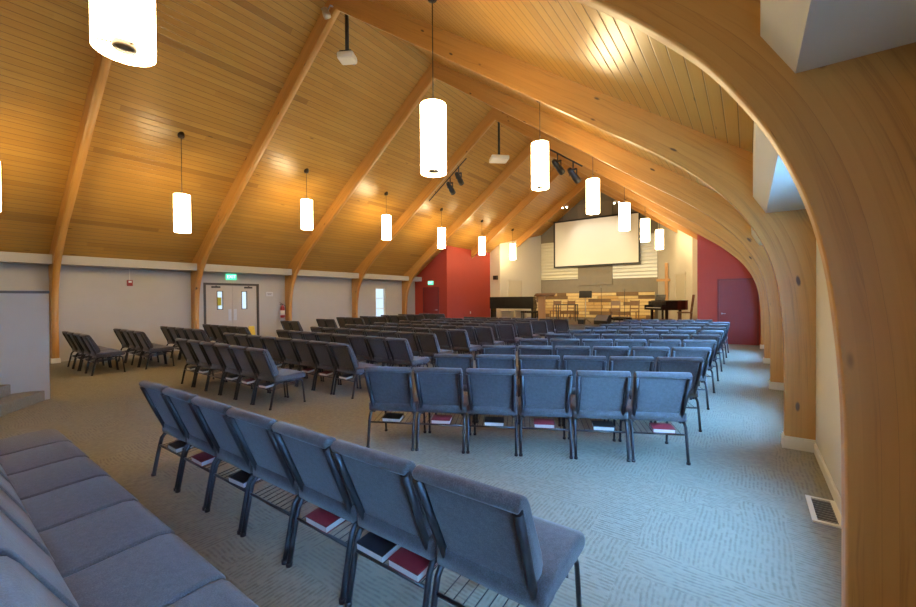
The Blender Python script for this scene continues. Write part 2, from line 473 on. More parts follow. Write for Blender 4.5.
# ------------------------------------------------------------------ double doors in the left wall
f = MB(); t = .07; xa, xb = XL-.13, XL+.02
f.b2((xa, DY0, 0), (xb, DY0+t, DZ)); f.b2((xa, DY1-t, 0), (xb, DY1, DZ)); f.b2((xa, DY0+t, DZ-t), (xb, DY1-t, DZ))
struct(f.build('trim_door_frame', M['dkframe']), 'dark bronze frame around the double doors', 'door frame')
ym = (DY0+DY1)/2
for k, (a, b_) in enumerate(((DY0+t+.004, ym-.003), (ym+.003, DY1-t-.004))):
    la, lb = (a+.36, a+.52) if k == 0 else (b_-.52, b_-.36)
    d = wall_cells('door_%d' % (k+1), M['door'], 'x', XL-.06, .045, [a, la, lb, b_], [.01, 1.28, 1.88, DZ-t-.004], {(1, 1)})
    struct(d, ['pale door leaf nearer the timber leg, glass slot with yellow view', 'pale door leaf on the extinguisher side of the double doors'][k], 'door')
    q = MB(); q.b2((XL-.04, la, 1.28), (XL-.034, lb, 1.88)); q.build('pane', M['glass'], d)
    q = MB()
    for (p0, p1) in (((la-.02, 1.26), (la, 1.90)), ((lb, 1.26), (lb+.02, 1.90)), ((la, 1.26), (lb, 1.28)), ((la, 1.88), (lb, 1.90))):
        q.b2((XL-.018, p0[0], p0[1]), (XL-.008, p1[0], p1[1]))
    q.build('pane_frame', M['dkframe'], d)
    q = MB(); c = ym-.09 if k == 0 else ym+.09
    q.b2((XL-.016, c-.05, .88), (XL-.010, c+.05, 1.27)); q.build('push_plate', M['steel'], d)
    q = MB(); c = DY0+.38 if k == 0 else DY1-.38
    q.b2((XL-.015, c-.13, DZ-.17), (XL+.045, c+.13, DZ-.11)); q.b2((XL+.0, c-.01, DZ-.115), (XL+.03, c+.03, DZ-.09)); q.build('door_closer', M['dkframe'], d)

# lobby seen through the door glass: a yellow sign and a floor outside
t = thing('notice_board', 'yellow notice board in the lobby behind the door glass', 'notice board', (XL-2.2, 7.0, 0))
m = MB(); m.b2((-.03, -.14, 1.38), (.03, .14, 1.70)); m.build('board', M['yellow'], t)
m = MB(); m.b2((-.03, -.03, 0), (.03, .03, 1.38)); m.b2((-.25, -.25, 0), (.25, .25, .03)); m.build('stand', M['steel'], t)
m = MB(); m.b2((XL-6, Y0, -.12), (XL-.17, YE, -.02)); struct(m.build('ground_outside', M['greige']), 'pale paving outside the door wall', 'ground')

# ------------------------------------------------------------------ red corner rooms, splayed cream walls, stage wall panels
def wall_line(name, mat, p, q, th, label, z0=0.):
    """vertical wall from plan point p to q, thickness th to the left of p->q, top under the ceiling"""
    p = Vector(p); q = Vector(q); d = (q-p).normalized(); nrm = Vector((-d.y, d.x))*th
    P = [p, q, q+nrm, p+nrm]; b = MB()
    lo = [(v.x, v.y, z0) for v in P]; hi = [(v.x, v.y, deck(v.x)-.004) for v in P]
    b.face(lo); b.face(hi)
    for i in range(4): b.face([lo[i], lo[(i+1) % 4], hi[(i+1) % 4], hi[i]])
    return struct(b.build(name, mat, weld=True), label, 'wall')
wall_line('wall_red_front_left', M['red'], (XL, 16.0), (-12.37, 16.0), .12, 'dark red wall with a door and exit sign beside the ledge')
wall_line('wall_red_side_left', M['red'], (-12.37, 16.12), (-12.37, 20.2), .12, 'bright red wall facing the stage beside the black console')
wall_line('wall_red_front_right', M['red'], (-1.42, 16.0), (XR, 16.0), .12, 'dark red wall with a red door beyond the right aisle')
wall_line('wall_red_side_right', M['red'], (-1.30, 16.12), (-1.30, 20.2), .12, 'red return wall beside the grand piano')
wall_line('wall_strip_left', M['cream'], (-12.49, 20.2), (-11.69, 20.2), .12, 'narrow cream wall strip beside the bright red wall')
wall_line('wall_splay_left', M['cream'], (-11.69, 20.2), (-10.6, YE-.02), .12, 'cream angled wall behind the black console')
wall_line('wall_splay_right', M['cream'], (-3.9, YE-.02), (-1.98, 20.2), .12, 'cream angled wall behind the grand piano and cross')
wall_line('wall_strip_right', M['cream'], (-1.98, 20.2), (-1.30, 20.2), .12, 'narrow cream wall strip beside the grand piano')

def panel(name, mat, x0, x1, z0, z1, y0, y1, label, cat='wall panel'):
    b = MB(); b.b2((x0, y0, z0), (x1, y1, z1)); o = b.build(name, mat); return tag(o, label, cat)
g = 'acoustic and metal panels behind the screen'
tag(panel('acoustic_panel', M['taupe'], -8.21, -6.23, 2.32, 7.1, YE-.10, YE-.042, 'tall taupe centre panel hanging behind the projection screen'), group=g)
tag(panel('corrugated_panel', M['corr'], -10.58, -8.22, 2.72, 5.02, YE-.06, YE-.001, 'yellowish corrugated panel beside the screen, on the console side'), group=g)
tag(panel('corrugated_panel', M['corr2'], -6.22, -3.92, 2.66, 5.02, YE-.06, YE-.001, 'silvery corrugated panel beside the screen, on the grand piano side'), group=g)
b = MB(); b.b2((-10.58, YE-.04, 1.3), (-3.92, YE-.001, 2.64)); tag(b.build('acoustic_panel', M['taupe']), 'long low taupe panel above the plank wall, under the metal panels', 'wall panel', g)

# ------------------------------------------------------------------ projection screen
t = thing('projection_screen', 'large white projection screen with black border above the stage', 'projection screen', (-7.16, 23.18, 3.41))
W_, H_ = 4.91, 2.82
m = MB(); m.b2((-W_/2+.06, -.01, .06), (W_/2-.06, .01, H_-.06)); m.build('screen_surface', M['screen'], t)
m = MB(); b0 = .085
m.b2((-W_/2, -.035, 0), (W_/2, .03, b0)); m.b2((-W_/2, -.035, H_-b0), (W_/2, .03, H_))
m.b2((-W_/2, -.035, b0), (-W_/2+b0, .03, H_-b0)); m.b2((W_/2-b0, -.035, b0), (W_/2, .03, H_-b0)); m.build('screen_frame', M['black'], t)
m = MB()
for s in (-1, 1): m.tube([(s*1.9, .0, H_-.02), (s*1.9, .0, deck(-7.16+s*1.9)-3.41)], .008, 6)
m.build('hanging_cable', M['wire'], t)

# ------------------------------------------------------------------ stage
m = MB(); m.b2((-12.36, 16.62, 0), (-1.43, YE-.001, .44)); struct(m.build('floor_stage', M['stagecarpet']), 'dark carpeted stage platform', 'stage')
m = MB(); m.b2((-12.36, 16.22, 0), (-1.43, 16.619, .215)); struct(m.build('floor_stage_step', M['tread']), 'tan carpeted step along the stage front', 'step')
SZ = .441
# low plank screen at the back of the stage
t = thing('plank_screen', 'low wall of staggered pale and dark boards across the stage', 'plank wall', (-7.2, 22.6, SZ))
m = MB(); m.b2((-3.35, .05, 0), (3.25, .14, 1.44)); m.build('backing', M['walnut'], t)
rr = random.Random(5); hcol = .175
for r in range(8):
    x = -3.4
    while x < 3.25:
        L = rr.uniform(.5, 1.25); x1 = min(3.3, x+L); d = rr.choice([.0, .0, .03, -.04, -.08])
        mt = rr.choices(['plankA', 'plankB', 'plankC'], [.50, .27, .23])[0]
        b = MB(); b.b2((x+.004, -.02+d, r*hcol+.012+.02), (x1-.004, .05, r*hcol+hcol-.012+.02)); b.build('board', M[mt], t)
        x = x1

def wedge_speaker(x, y, s, rz, label):
    t = thing('stage_monitor', label, 'speaker', (x, y, SZ), rz)
    m = MB(); m.prism([(-.2*s, 0), (.2*s, 0), (.2*s, .16*s), (-.05*s, .42*s), (-.2*s, .42*s)], 'x', -.32*s, .32*s, .012); m.build('cabinet', M['black'], t)
    m = MB(); R = Matrix.Rotation(math.atan2(.26, .25)*-1, 3, 'X')
    m.box((0, .09*s, .30*s), (.56*s, .33*s, .012), Matrix.Rotation(math.radians(-46), 3, 'X')); m.build('grille', M['gray'], t)
wedge_speaker(-4.98, 17.2, .95, PI*.93, 'black wedge floor monitor on the stage front')
t = thing('equipment_box', 'small black box on the stage floor beside the music stand', 'box', (-5.8, 16.95, SZ))
m = MB(); m.b2((-.12, -.12, 0), (.12, .12, .21), .015); m.build('case', M['black'], t)
m = MB(); m.tube([(-.05, 0, .212), (-.05, 0, .235), (.05, 0, .235), (.05, 0, .212)], .008, 6); m.build('handle', M['gray'], t)

# black console (electric organ) on the console side
t = thing('organ_console', 'long black organ console in front of the cream angled wall', 'organ', (-10.05, 18.7, SZ), math.radians(186))
m = MB(); m.prism([(-.30, .60), (.30, .60), (.30, 1.22), (.02, 1.22), (-.30, .80)], 'x', -1.22, 1.22, .015); m.build('case', M['ebony'], t)
for sx in (-1.14, 1.14):
    m = MB(); m.b2((sx-.05, -.28, 0), (sx+.05, .26, .60), .01); m.build('leg', M['ebony'], t)
m = MB(); m.box((0, -.16, .995), (2.0, .3, .02), Matrix.Rotation(math.radians(53), 3, 'X')); m.build('keyboard', M['ivory'], t)
t = thing('piano_bench', 'black padded bench beside the organ console', 'bench', (-8.62, 17.75, SZ), math.radians(6))
m = MB(); m.b2((-.42, -.18, .42), (.42, .18, .52), .02); m.build('seat', M['ebony'], t)
for sx in (-1, 1):
    for sy in (-1, 1):
        m = MB(); m.b2((sx*.36-.025, sy*.13-.025, 0), (sx*.36+.025, sy*.13+.025, .42)); m.build('leg', M['ebony'], t)
for i, (x, h, l) in enumerate(((-10.75, .40, 'squat white storage tub under the organ console'), (-9.9, .44, 'white storage tub under the organ console nearer the bench'))):
    t = thing('storage_tub', l, 'storage tub', (x, 19.35, SZ))
    m = MB(); m.prism([(-.25, 0), (.25, 0), (.29, h), (-.29, h)], 'y', -.17, .17, .02); m.build('tub', M['white'], t)
    m = MB(); m.b2((-.31, -.19, h), (.31, .19, h+.035), .01); m.build('lid', M['gray'], t)

# lectern
t = thing('lectern', 'tan wooden lectern with one thick post on the stage', 'lectern', (-7.78, 17.3, SZ), math.radians(14))
m = MB(); m.b2((-.15, -.12, .04), (.15, .12, 1.22), .01); m.build('post', M['oak'], t)
m = MB(); m.b2((-.32, -.26, 0), (.32, .26, .05), .01); m.build('base', M['oak'], t)
m = MB(); m.box((.14, 0, 1.29), (.92, .48, .045), Matrix.Rotation(math.radians(12), 3, 'X'), .008); m.build('top_board', M['walnut'], t)

# music stand, mic stands
def music_stand(x, y, rz, label):
    t = thing('music_stand', label, 'music stand', (x, y, SZ), rz)
    m = MB(); m.tube([(0, 0, .08), (0, 0, 1.22)], .014, 8); m.build('pole', M['steel'], t)
    for k in range(3):
        a = k*2*PI/3+.4; b = MB(); b.tube([(0, 0, .22), (.24*math.cos(a), .24*math.sin(a), .012)], .011, 6); b.build('leg', M['black'], t)
    m = MB(); R = Matrix.Rotation(math.radians(-28), 3, 'X'); m.box((0, 0, 1.29), (.54, .02, .34), R, .006); m.box((0, -.05, 1.15), (.54, .07, .012), R); m.build('desk', M['black'], t)
music_stand(-5.82, 17.55, .25, 'black music stand with a tilted desk on the stage')
def mic_stand(x, y, h, label):
    t = thing('microphone_stand', label, 'microphone stand', (x, y, SZ))
    m = MB(); m.lathe([(0, 0), (.13, 0), (.13, .015), (.03, .03), (0, .03)], n=16); m.build('base', M['black'], t)
    m = MB(); m.tube([(0, 0, .02), (0, 0, h)], .011, 6); m.build('pole', M['black'], t)
    m = MB(); m.tube([(0, 0, h), (0, -.05, h+.04), (0, -.12, h+.07)], [.012, .014, .024], 8); m.build('microphone', M['gray'], t)
mic_stand(-5.5, 18.8, 1.6, 'thin microphone stand behind the wedge monitor')
mic_stand(-4.5, 18.9, 1.45, 'thin microphone stand beside the grand piano')

# thin black table
t = thing('side_table', 'thin black framed table behind the lectern', 'table', (-7.22, 19.0, SZ), math.radians(8))
m = MB(); m.b2((-.49, -.25, .80), (.49, .25, .83)); m.build('tabletop', M['black'], t)
for sx in (-1, 1):
    for sy in (-1, 1):
        b = MB(); b.b2((sx*.47-.018, sy*.23-.018, 0), (sx*.47+.018, sy*.23+.018, .80)); b.build('leg', M['black'], t)

def wood_chair(x, y, rz, label, mt='walnut'):
    t = thing('wooden_chair', label, 'chair', (x, y, SZ), rz, 'wooden chairs on the stage')
    m = MB(); m.b2((-.23, -.22, .43), (.23, .24, .47), .01); m.build('seat', M[mt], t)
    for sx in (-1, 1):
        b = MB(); b.b2((sx*.2-.02, .18, 0), (sx*.2+.02, .22, .43)); b.build('leg', M[mt], t)
        b = MB(); b.prism([(-.20, 0), (-.16, 0), (-.18, .45), (-.26, 1.0), (-.30, 1.0), (-.22, .45)], 'x', sx*.2-.02, sx*.2+.02); b.build('leg', M[mt], t)
    m = MB(); m.box((0, -.262, .86), (.37, .022, .24), Matrix.Rotation(math.radians(9), 3, 'X')); m.build('backrest', M[mt], t)
    m = MB(); m.box((0, -.225, .60), (.37, .02, .06), Matrix.Rotation(math.radians(9), 3, 'X')); m.build('back_rail', M[mt], t)
    return t
wood_chair(-8.35, 20.3, PI, 'brown wooden chair behind the thin black table, by the lectern')
wood_chair(-7.65, 20.4, PI*.95, 'brown wooden chair behind the thin black table, by the music stand')
wood_chair(-5.25, 20.2, PI*1.05, 'brown wooden chair behind the wedge monitor, on the lectern side')
wood_chair(-4.45, 20.3, PI*.97, 'brown wooden chair behind the wedge monitor, on the piano side')
tc = wood_chair(-1.93, 17.25, PI*.5, 'tall dark wooden chair between the grand piano and the red wall'); tc.scale = (1., 1., 1.22)
t = thing('low_stool', 'low round dark padded stool on stage before the plank wall', 'stool', (-4.22, 17.25, SZ))
m = MB(); m.lathe([(0, .20), (.36, .20), (.40, .24), (.40, .30), (.35, .34), (0, .34)], n=28); m.build('seat', M['ebony'], t)
for k in range(4):
    a = k*PI/2+.5; b = MB(); b.tube([(.3*math.cos(a), .3*math.sin(a), .2), (.36*math.cos(a), .36*math.sin(a), 0)], .022, 6); b.build('leg', M['black'], t)

# grand piano
t = thing('grand_piano', 'black grand piano in front of the wooden cross', 'piano', (-3.0, 17.8, SZ), math.radians(-50)); t.scale = (.84, .80, 1.)
pl = [(p[0], p[1]*.82) for p in [(-.74, 0), (.74, 0), (.74, .35), (.72, .75), (.52, 1.15), (.42, 1.5), (.18, 1.86), (-.22, 1.96), (-.60, 1.84), (-.74, 1.5)]]
m = MB(); m.prism(pl, 'z', .62, .98, .01); m.build('case', M['ebony'], t)
m = MB(); m.prism([(p[0]*1.012, p[1]*1.01+.16 if p[1] < .1 else p[1]*1.01) for p in pl], 'z', .982, 1.005); m.build('lid', M['ebony'], t)
m = MB(); m.b2((-.68, -.22, .62), (.68, -.001, .70)); m.b2((-.74, -.22, .62), (-.68, -.001, .82)); m.b2((.68, -.22, .62), (.74, -.001, .82)); m.build('key_bed', M['ebony'], t)
m = MB(); m.b2((-.66, -.19, .701), (.66, -.02, .722)); m.build('keyboard', M['ivory'], t)
m = MB(); m.box((0, .20, 1.12), (.80, .02, .24), Matrix.Rotation(math.radians(-16), 3, 'X')); m.build('music_desk', M['ebony'], t)
for (x, y) in ((-.62, .12), (.62, .12), (-.1, 1.3)):
    b = MB(); b.prism([(x-.06, .62), (x+.06, .62), (x+.04, .06), (x-.04, .06)], 'y', y-.05, y+.05, .008); b.lathe([(0, 0), (.03, 0), (.03, .06), (0, .06)], (x, y, 0), 10); b.build('leg', M['ebony'], t)
m = MB(); m.b2((-.05, .28, .1), (.05, .34, .62)); m.b2((-.12, .2, .06), (.12, .36, .1)); m.build('pedal_lyre', M['ebony'], t)
# cross
t = thing('wooden_cross', 'tall brown wooden cross standing against the cream angled wall', 'cross', (-3.30, 22.2, SZ))
m = MB(); m.b2((-.07, -.05, .05), (.07, .05, 2.85), .008); m.build('upright', M['oak'], t)
m = MB(); m.b2((-.44, -.06, 1.93), (.44, .06, 2.06), .008); m.build('crossbar', M['oak'], t)
m = MB(); m.b2((-.3, -.25, 0), (.3, .25, .06), .01); m.build('base', M['walnut'], t)

# ------------------------------------------------------------------ wall doors
def flat_door(n, mat, fmat, p, ang, w, h, z, label, handle=1, pm='steel'):
    """door slab and frame standing 1 mm proud of a wall; local +y points out of the wall"""
    d = MB(); d.b2((-w/2, .001, 0), (w/2, .02, h)); o = d.build('door_%d' % n, mat)
    o.location = (p[0], p[1], z); o.rotation_euler = (0, 0, ang); struct(o, label, 'door')
    f = MB(); t = .06
    f.b2((-w/2-t, .001, 0), (-w/2-.002, .04, h+t)); f.b2((w/2+.002, .001, 0), (w/2+t, .04, h+t)); f.b2((-w/2-.002, .001, h+.002), (w/2+.002, .04, h+t)); f.build('door_frame', fmat, o)
    f = MB(); f.lathe([(0, 0), (.028, 0), (.028, .012), (.012, .02), (.012, .045), (0, .045)], n=12)
    f.b2((-.012, -.01, .035), (.11*handle, .01, .05))
    k = f.build('door_handle', M[pm], o); k.rotation_euler = (-PI/2, 0, 0); k.location = ((-w/2+.07)*handle, .02, 1.0)
    return o
flat_door(3, M['reddoor'], M['redframe'], (-13.42, 16.0), PI, .96, 2.12, .01, 'dark red door under the exit sign beside the ledge', 1)
flat_door(4, M['reddoor'], M['redframe'], (-.28, 16.0), PI, 1.0, 2.10, .01, 'dark red door at the end of the aisle under the arches', -1)
dv = Vector((-10.6+11.69, YE-20.22)); al = math.atan2(dv.y, dv.x)
def on(p, q, t): return (p[0]+(q[0]-p[0])*t, p[1]+(q[1]-p[1])*t)
flat_door(5, M['creamdoor'], M['cream'], on((-11.69, 20.2), (-10.6, YE-.02), .34), al+PI, 1.0, 2.2, SZ, 'cream door in the angled wall behind the organ console', 1)
dv = Vector((-1.98+3.9, 20.2-(YE-.02))); al = math.atan2(dv.y, dv.x)
flat_door(6, M['creamdoor'], M['cream'], on((-3.9, YE-.02), (-1.98, 20.2), .70), al+PI, .95, 2.2, SZ, 'cream door in the angled wall behind the grand piano', 1)

# ------------------------------------------------------------------ signs and small wall items
def text_mesh(s, size, depth=.002):
    cu = bpy.data.curves.new('lettering', 'FONT'); cu.body = s; cu.size = size; cu.extrude = depth; cu.align_x = 'CENTER'; cu.align_y = 'CENTER'
    o = bpy.data.objects.new('lettering', cu); C.objects.link(o)
    dg = bpy.context.evaluated_depsgraph_get(); me = bpy.data.meshes.new_from_object(o.evaluated_get(dg))
    bpy.data.objects.remove(o); bpy.data.curves.remove(cu); return me
def exit_sign(loc, rz, label):
    t = thing('exit_sign', label, 'exit sign', loc, rz)
    m = MB(); m.b2((-.17, .001, -.10), (.17, .05, .10), .006); m.build('housing', M['exit'], t)
    me = text_mesh('EXIT', .15); me.materials.clear(); me.materials.append(M['exitletters'])
    o = bpy.data.objects.new('lettering', me); C.objects.link(o); o.parent = t; o.location = (0, .0535, 0); o.rotation_euler = (PI/2, 0, PI)
exit_sign((XL, 6.53, 2.39), -PI/2, 'green lit exit sign above the pale double doors')
exit_sign((-13.42, 16.0, 2.42), PI, 'green lit exit sign on the dark red wall')

t = thing('fire_extinguisher', 'red fire extinguisher on the pale wall beside the doors', 'fire extinguisher', (XL+.10, 8.36, .90))
m = MB(); m.lathe([(0, 0), (.07, 0), (.08, .02), (.08, .36), (.06, .42), (.025, .45), (.025, .48), (0, .48)], n=20); m.build('cylinder_body', M['redplastic'], t)
m = MB(); m.lathe([(.0805, .10), (.0815, .10), (.0815, .28), (.0805, .28)], n=20, close=True); m.build('paper_label', M['paper'], t)
m = MB(); m.tube([(0, 0, .48), (0, 0, .53)], .02, 8); m.tube([(0, 0, .53), (.0, -.11, .57)], .01, 6); m.tube([(0, 0, .51), (.0, -.10, .50)], .009, 6); m.build('valve_handle', M['black'], t)
m = MB(); m.tube([(0, .02, .50), (.05, .09, .46), (.07, .09, .28), (.06, .09, .15)], .011, 6); m.build('hose', M['black'], t)
m = MB(); m.b2((-.099, -.05, .12), (-.082, .05, .34)); m.build('wall_bracket', M['steel'], t)
t = thing('fire_alarm', 'red fire alarm strobe high on the pale wall', 'fire alarm', (XL, 3.72, 2.10))
m = MB(); m.b2((.001, -.065, -.085), (.05, .065, .085), .008); m.build('housing', M['redplastic'], t)
m = MB(); m.b2((.051, -.035, .01), (.065, .035, .06)); m.build('strobe_lens', M['paper'], t)
m = MB(); m.b2((.001, -.012, .088), (.02, .012, .40)); m.build('conduit', M['soffit'], t)
t = thing('wall_plaque', 'small pale plaque on the wall beside the double doors', 'plaque', (XL, 7.90, 1.80))
m = MB(); m.b2((.001, -.14, -.08), (.014, .14, .08), .003); m.build('plate', M['steel'], t)
m = MB(); m.b2((.0145, -.09, .01), (.0155, .09, .03)); m.b2((.0145, -.07, -.03), (.0155, .07, -.01)); m.build('plate_lines', M['gray'], t)
t = thing('wet_floor_sign', 'yellow folding floor sign beside the double doors', 'floor sign', (-13.95, 6.92, 0), math.radians(-15))
for s in (-1, 1):
    m = MB(); m.prism([(-.14, 0), (.14, 0), (.09, .68), (-.09, .68)], 'x', -.012, .012, .006); o = m.build('panel', M['yellow'], t); o.location = (s*.12, 0, .004); o.rotation_euler = (0, -s*math.radians(9.5), 0)
t = thing('wall_speaker', 'small dark box high on the cream strip beside the bright red wall', 'wall speaker', (-11.95, 20.2, 2.80))
m = MB(); m.b2((-.13, -.16, -.12), (.13, -.001, .12), .01); m.build('cabinet', M['dkframe'], t)
m = MB(); m.b2((-.11, -.168, -.10), (.11, -.161, .10)); m.build('grille', M['black'], t)
t = thing('wall_outlet', 'small white outlet plate low on the bright red wall', 'outlet', (-12.37, 18.1, .82))
m = MB(); m.b2((.001, -.045, -.065), (.01, .045, .065), .003); m.build('plate', M['white'], t)
m = MB(); m.b2((.0101, -.018, -.04), (.013, .018, -.012)); m.b2((.0101, -.018, .012), (.013, .018, .04)); m.build('sockets', M['paper'], t)

# floor register and floor box
t = thing('floor_vent', 'white floor vent with dark louvres beside the right wall', 'floor vent', (.445, 3.87, 0))
m = MB(); a, b_ = .085, .22
for p, q in (((-a, -b_), (a, -b_+.03)), ((-a, b_-.03), (a, b_)), ((-a, -b_+.03), (-a+.03, b_-.03)), ((a-.03, -b_+.03), (a, b_-.03))): m.b2((p[0], p[1], .001), (q[0], q[1], .012))
m.build('frame', M['white'], t)
m = MB(); m.b2((-.055, -.19, .001), (.055, .19, .003)); m.build('duct_plate', M['black'], t)
for k in range(9):
    b = MB(); y = -.165+k*.0412; b.b2((-.055, y-.005, .0035), (.055, y+.005, .010)); b.build('louvre', M['gray'], t)
t = thing('floor_box', 'black round floor outlet cover on the carpet behind the centre rows', 'floor outlet', (-6.85, 2.18, 0))
m = MB(); m.lathe([(0, .001), (.13, .001), (.125, .012), (.0, .014)], n=24); m.build('cover', M['black'], t)
m = MB(); m.b2((-.04, -.015, .0145), (.04, .015, .018)); m.build('flap', M['gray'], t)

# half wall and carpeted steps at the left
m = MB(); m.b2((-9.21, -2.6, 0), (-9.09, 1.28, 1.70)); o = m.build('wall_half', M['greige']); struct(o, 'low grey partition wall beside the carpeted steps', 'partition')
m = MB(); m.b2((-9.225, -2.6, 1.701), (-9.075, 1.295, 1.74)); m.build('cap', M['dkframe'], o)
e = Vector((.82, -.57, 0)).normalized(); nn = Vector((-e.y*-1*-1, 0, 0)); nn = Vector((e.y, -e.x, 0))
P0 = Vector((-9.02, 1.22, 0))
def step(z0, z1, t0, t1, s0, name, label):
    pts = [P0+e*s0+nn*t0, P0+e*3.2+nn*t0, P0+e*3.2+nn*t1, P0+e*s0+nn*t1]
    b = MB(); b.prism([(p.x, p.y) for p in pts], 'z', z0, z1, .012); struct(b.build(name, M['stepcarpet']), label, 'step')
step(0, .165, 0, 1.6, .02, 'floor_step_lower', 'lower carpeted step below the grey partition')
step(.166, .33, .28, 1.6, .25, 'floor_step_upper', 'upper carpeted step against the grey partition')

# ------------------------------------------------------------------ pendants
def pendant_proto():
    t = thing('pendant_lamp', 'x', 'pendant lamp', (0, 0, 0), 0, 'white cylinder pendant lamps')
    R, L = .165, .87
    m = MB(); m.lathe([(R-.004, .0), (R, .0), (R, L), (R-.004, L)], n=40, close=True); m.build('lamp_shade', M['shade'], t)
    m = MB(); m.lathe([(0, L+.001), (R*.6, L+.001), (R*.55, L+.02), (.02, L+.035), (.02, L+.09), (0, L+.09)], n=24); m.build('top_cap', M['steel'], t)
    m = MB(); m.lathe([(0, .015), (.06, .015), (.07, .03), (.05, .11), (0, .11)], n=16)
    for k in range(3):
        a = k*2*PI/3+.3; m.tube([(.06*math.cos(a), .06*math.sin(a), .04), ((R-.006)*math.cos(a), (R-.006)*math.sin(a), .03)], .006, 5)
    m.build('socket_bracket', M['bronze'], t)
    return t
PL = .87
plist = []
for side, X, ys in (('window-wall', -3.27, (.83, 3.97, 7.22, 10.48, 13.75, 16.97, 20.1)), ('door-wall', -10.73, (.78, 3.75, 7.02, 10.28, 13.53, 16.77, 19.97))):
    for k, y in enumerate(ys):
        plist.append((side, k, X, y, 3.18 if k < 2 else 3.70 if k < 3 else 3.77))
proto = pendant_proto()
pw = ['nearest', 'second', 'third', 'fourth', 'fifth', 'sixth', 'farthest']
for i, (side, k, X, y, zb) in enumerate(plist):
    o = proto if i == 0 else copy_tree(proto)
    o.location = (X, y, zb)
    o['label'] = '%s lit white cylinder pendant of the row over the %s side%s' % (pw[k], side, ', hung low' if k < 2 else '')
    zd = deck(X)-zb
    m = MB(); m.tube([(0, 0, PL+.09), (0, 0, zd-.05)], .007, 6); m.build('cord', M['wire'], o)
    m = MB(); m.lathe([(0, zd-.075), (.055, zd-.07), (.07, zd-.04), (.07, zd+.06), (0, zd+.06)], n=20); m.build('ceiling_canopy', M['bronze'], o)

# ------------------------------------------------------------------ projectors on poles
def projector(y, zb, label, rz, k):
    zt = deck(XC)
    t = thing('projector', label, 'projector', (XC, y, zb), rz, 'ceiling projectors')
    m = MB(); m.box((0, 0, .09), (.46*k, .40*k, .14), None, .045); m.build('housing', M['projwhite'], t)
    m = MB(); m.lathe([(0, 0), (.05, 0), (.05, .04), (0, .04)], n=16); o = m.build('lens', M['gray'], t); o.location = (.10*k, .20*k, .09); o.rotation_euler = (-PI/2, 0, 0)
    m = MB(); m.b2((-.13, -.12, .162), (.13, .12, .19)); m.tube([(-.1, 0, .19), (0, 0, .25)], .012, 6); m.tube([(.1, 0, .19), (0, 0, .25)], .012, 6); m.build('mount', M['black'], t)
    m = MB(); m.tube([(0, 0, .19), (0, 0, zt-zb-.16)], .042, 10); m.build('pole', M['black'], t)
    m = MB(); m.lathe([(0, zt-zb-.30), (.05, zt-zb-.30), (.10, zt-zb-.2), (.10, zt-zb-.02), (0, zt-zb-.02)], n=16); m.build('ceiling_plate', M['black'], t)
projector(5.60, 6.70, 'white ceiling projector on a black pole by the nearer ridge', .5, .78)
projector(12.08, 6.33, 'white ceiling projector on a black pole farther along the ridge', .75, 1.35)
t = thing('ridge_spotlight', 'small grey spotlight fixed at the ridge beside the nearer projector', 'spotlight', (-7.06, 5.16, 7.42))
m = MB(); m.lathe([(0, 0), (.07, 0), (.08, .05), (.06, .18), (0, .2)], n=16); o = m.build('lamp_head', M['steel'], t); o.rotation_euler = (math.radians(30), 0, 0)
m = MB(); m.tube([(0, 0, .17), (0, .06, .30), (.0, .125, .31)], .015, 6); m.build('bracket', M['gray'], t)

# ------------------------------------------------------------------ track spotlights
def track(x0, x1, y, off, label, xs, names):
    t = thing('light_track', label, 'light track', (0, 0, 0))
    z = lambda x: 2.67+.717*(7.002-abs(x-XC))+off
    m = MB(); m.tube([(x0, y, z(x0)), (x1, y, z(x1))], .022, 6); m.build('rail', M['black'], t)
    for x in (x0+.2*(x1-x0), x0+.8*(x1-x0)):
        m = MB(); m.tube([(x, y, z(x)), (x, y-.05, z(x)+.06)], .012, 5); m.build('bracket', M['black'], t)
    for x, nm in zip(xs, names):
        s = thing('stage_spotlight', nm, 'spotlight', (x, y, z(x)-.022), 0, 'black stage spotlights'); s.scale = (1.4, 1.4, 1.4)
        m = MB(); m.tube([(0, 0, 0), (0, 0, -.13)], .016, 6); m.box((0, 0, -.16), (.17, .05, .03)); m.b2((-.085, -.02, -.28), (-.075, .02, -.15)); m.b2((.075, -.02, -.28), (.085, .02, -.15)); m.build('yoke', M['black'], s)
        m = MB(); m.lathe([(0, -.18), (.045, -.18), (.06, -.12), (.06, .05), (.072, .08), (.072, .22), (.05, .22), (.05, .15), (0, .15)], n=16)
        o = m.build('lamp_head', M['black'], s); o.location = (0, 0, -.27); o.rotation_euler = (math.radians(-118), 0, math.radians(12 if x < XC else -12))
        m = MB(); m.lathe([(0, .155), (.048, .155), (.048, .16), (0, .16)], n=14); o2 = m.build('lens', M['gray'], o)
track(-10.1, -8.3, 11.96, -.06, 'black light track along the fourth arch on the door side', (-9.05, -8.65), ('lower black stage spotlight on the door-side track', 'upper black stage spotlight on the door-side track'))
track(-5.1, -4.05, 11.96, -.03, 'black light track along the fourth arch near the second pendant', (-4.83, -4.33), ('black stage spotlight nearer the ridge, beside the second pendant', 'black stage spotlight lower on the slope beyond the second pendant'))
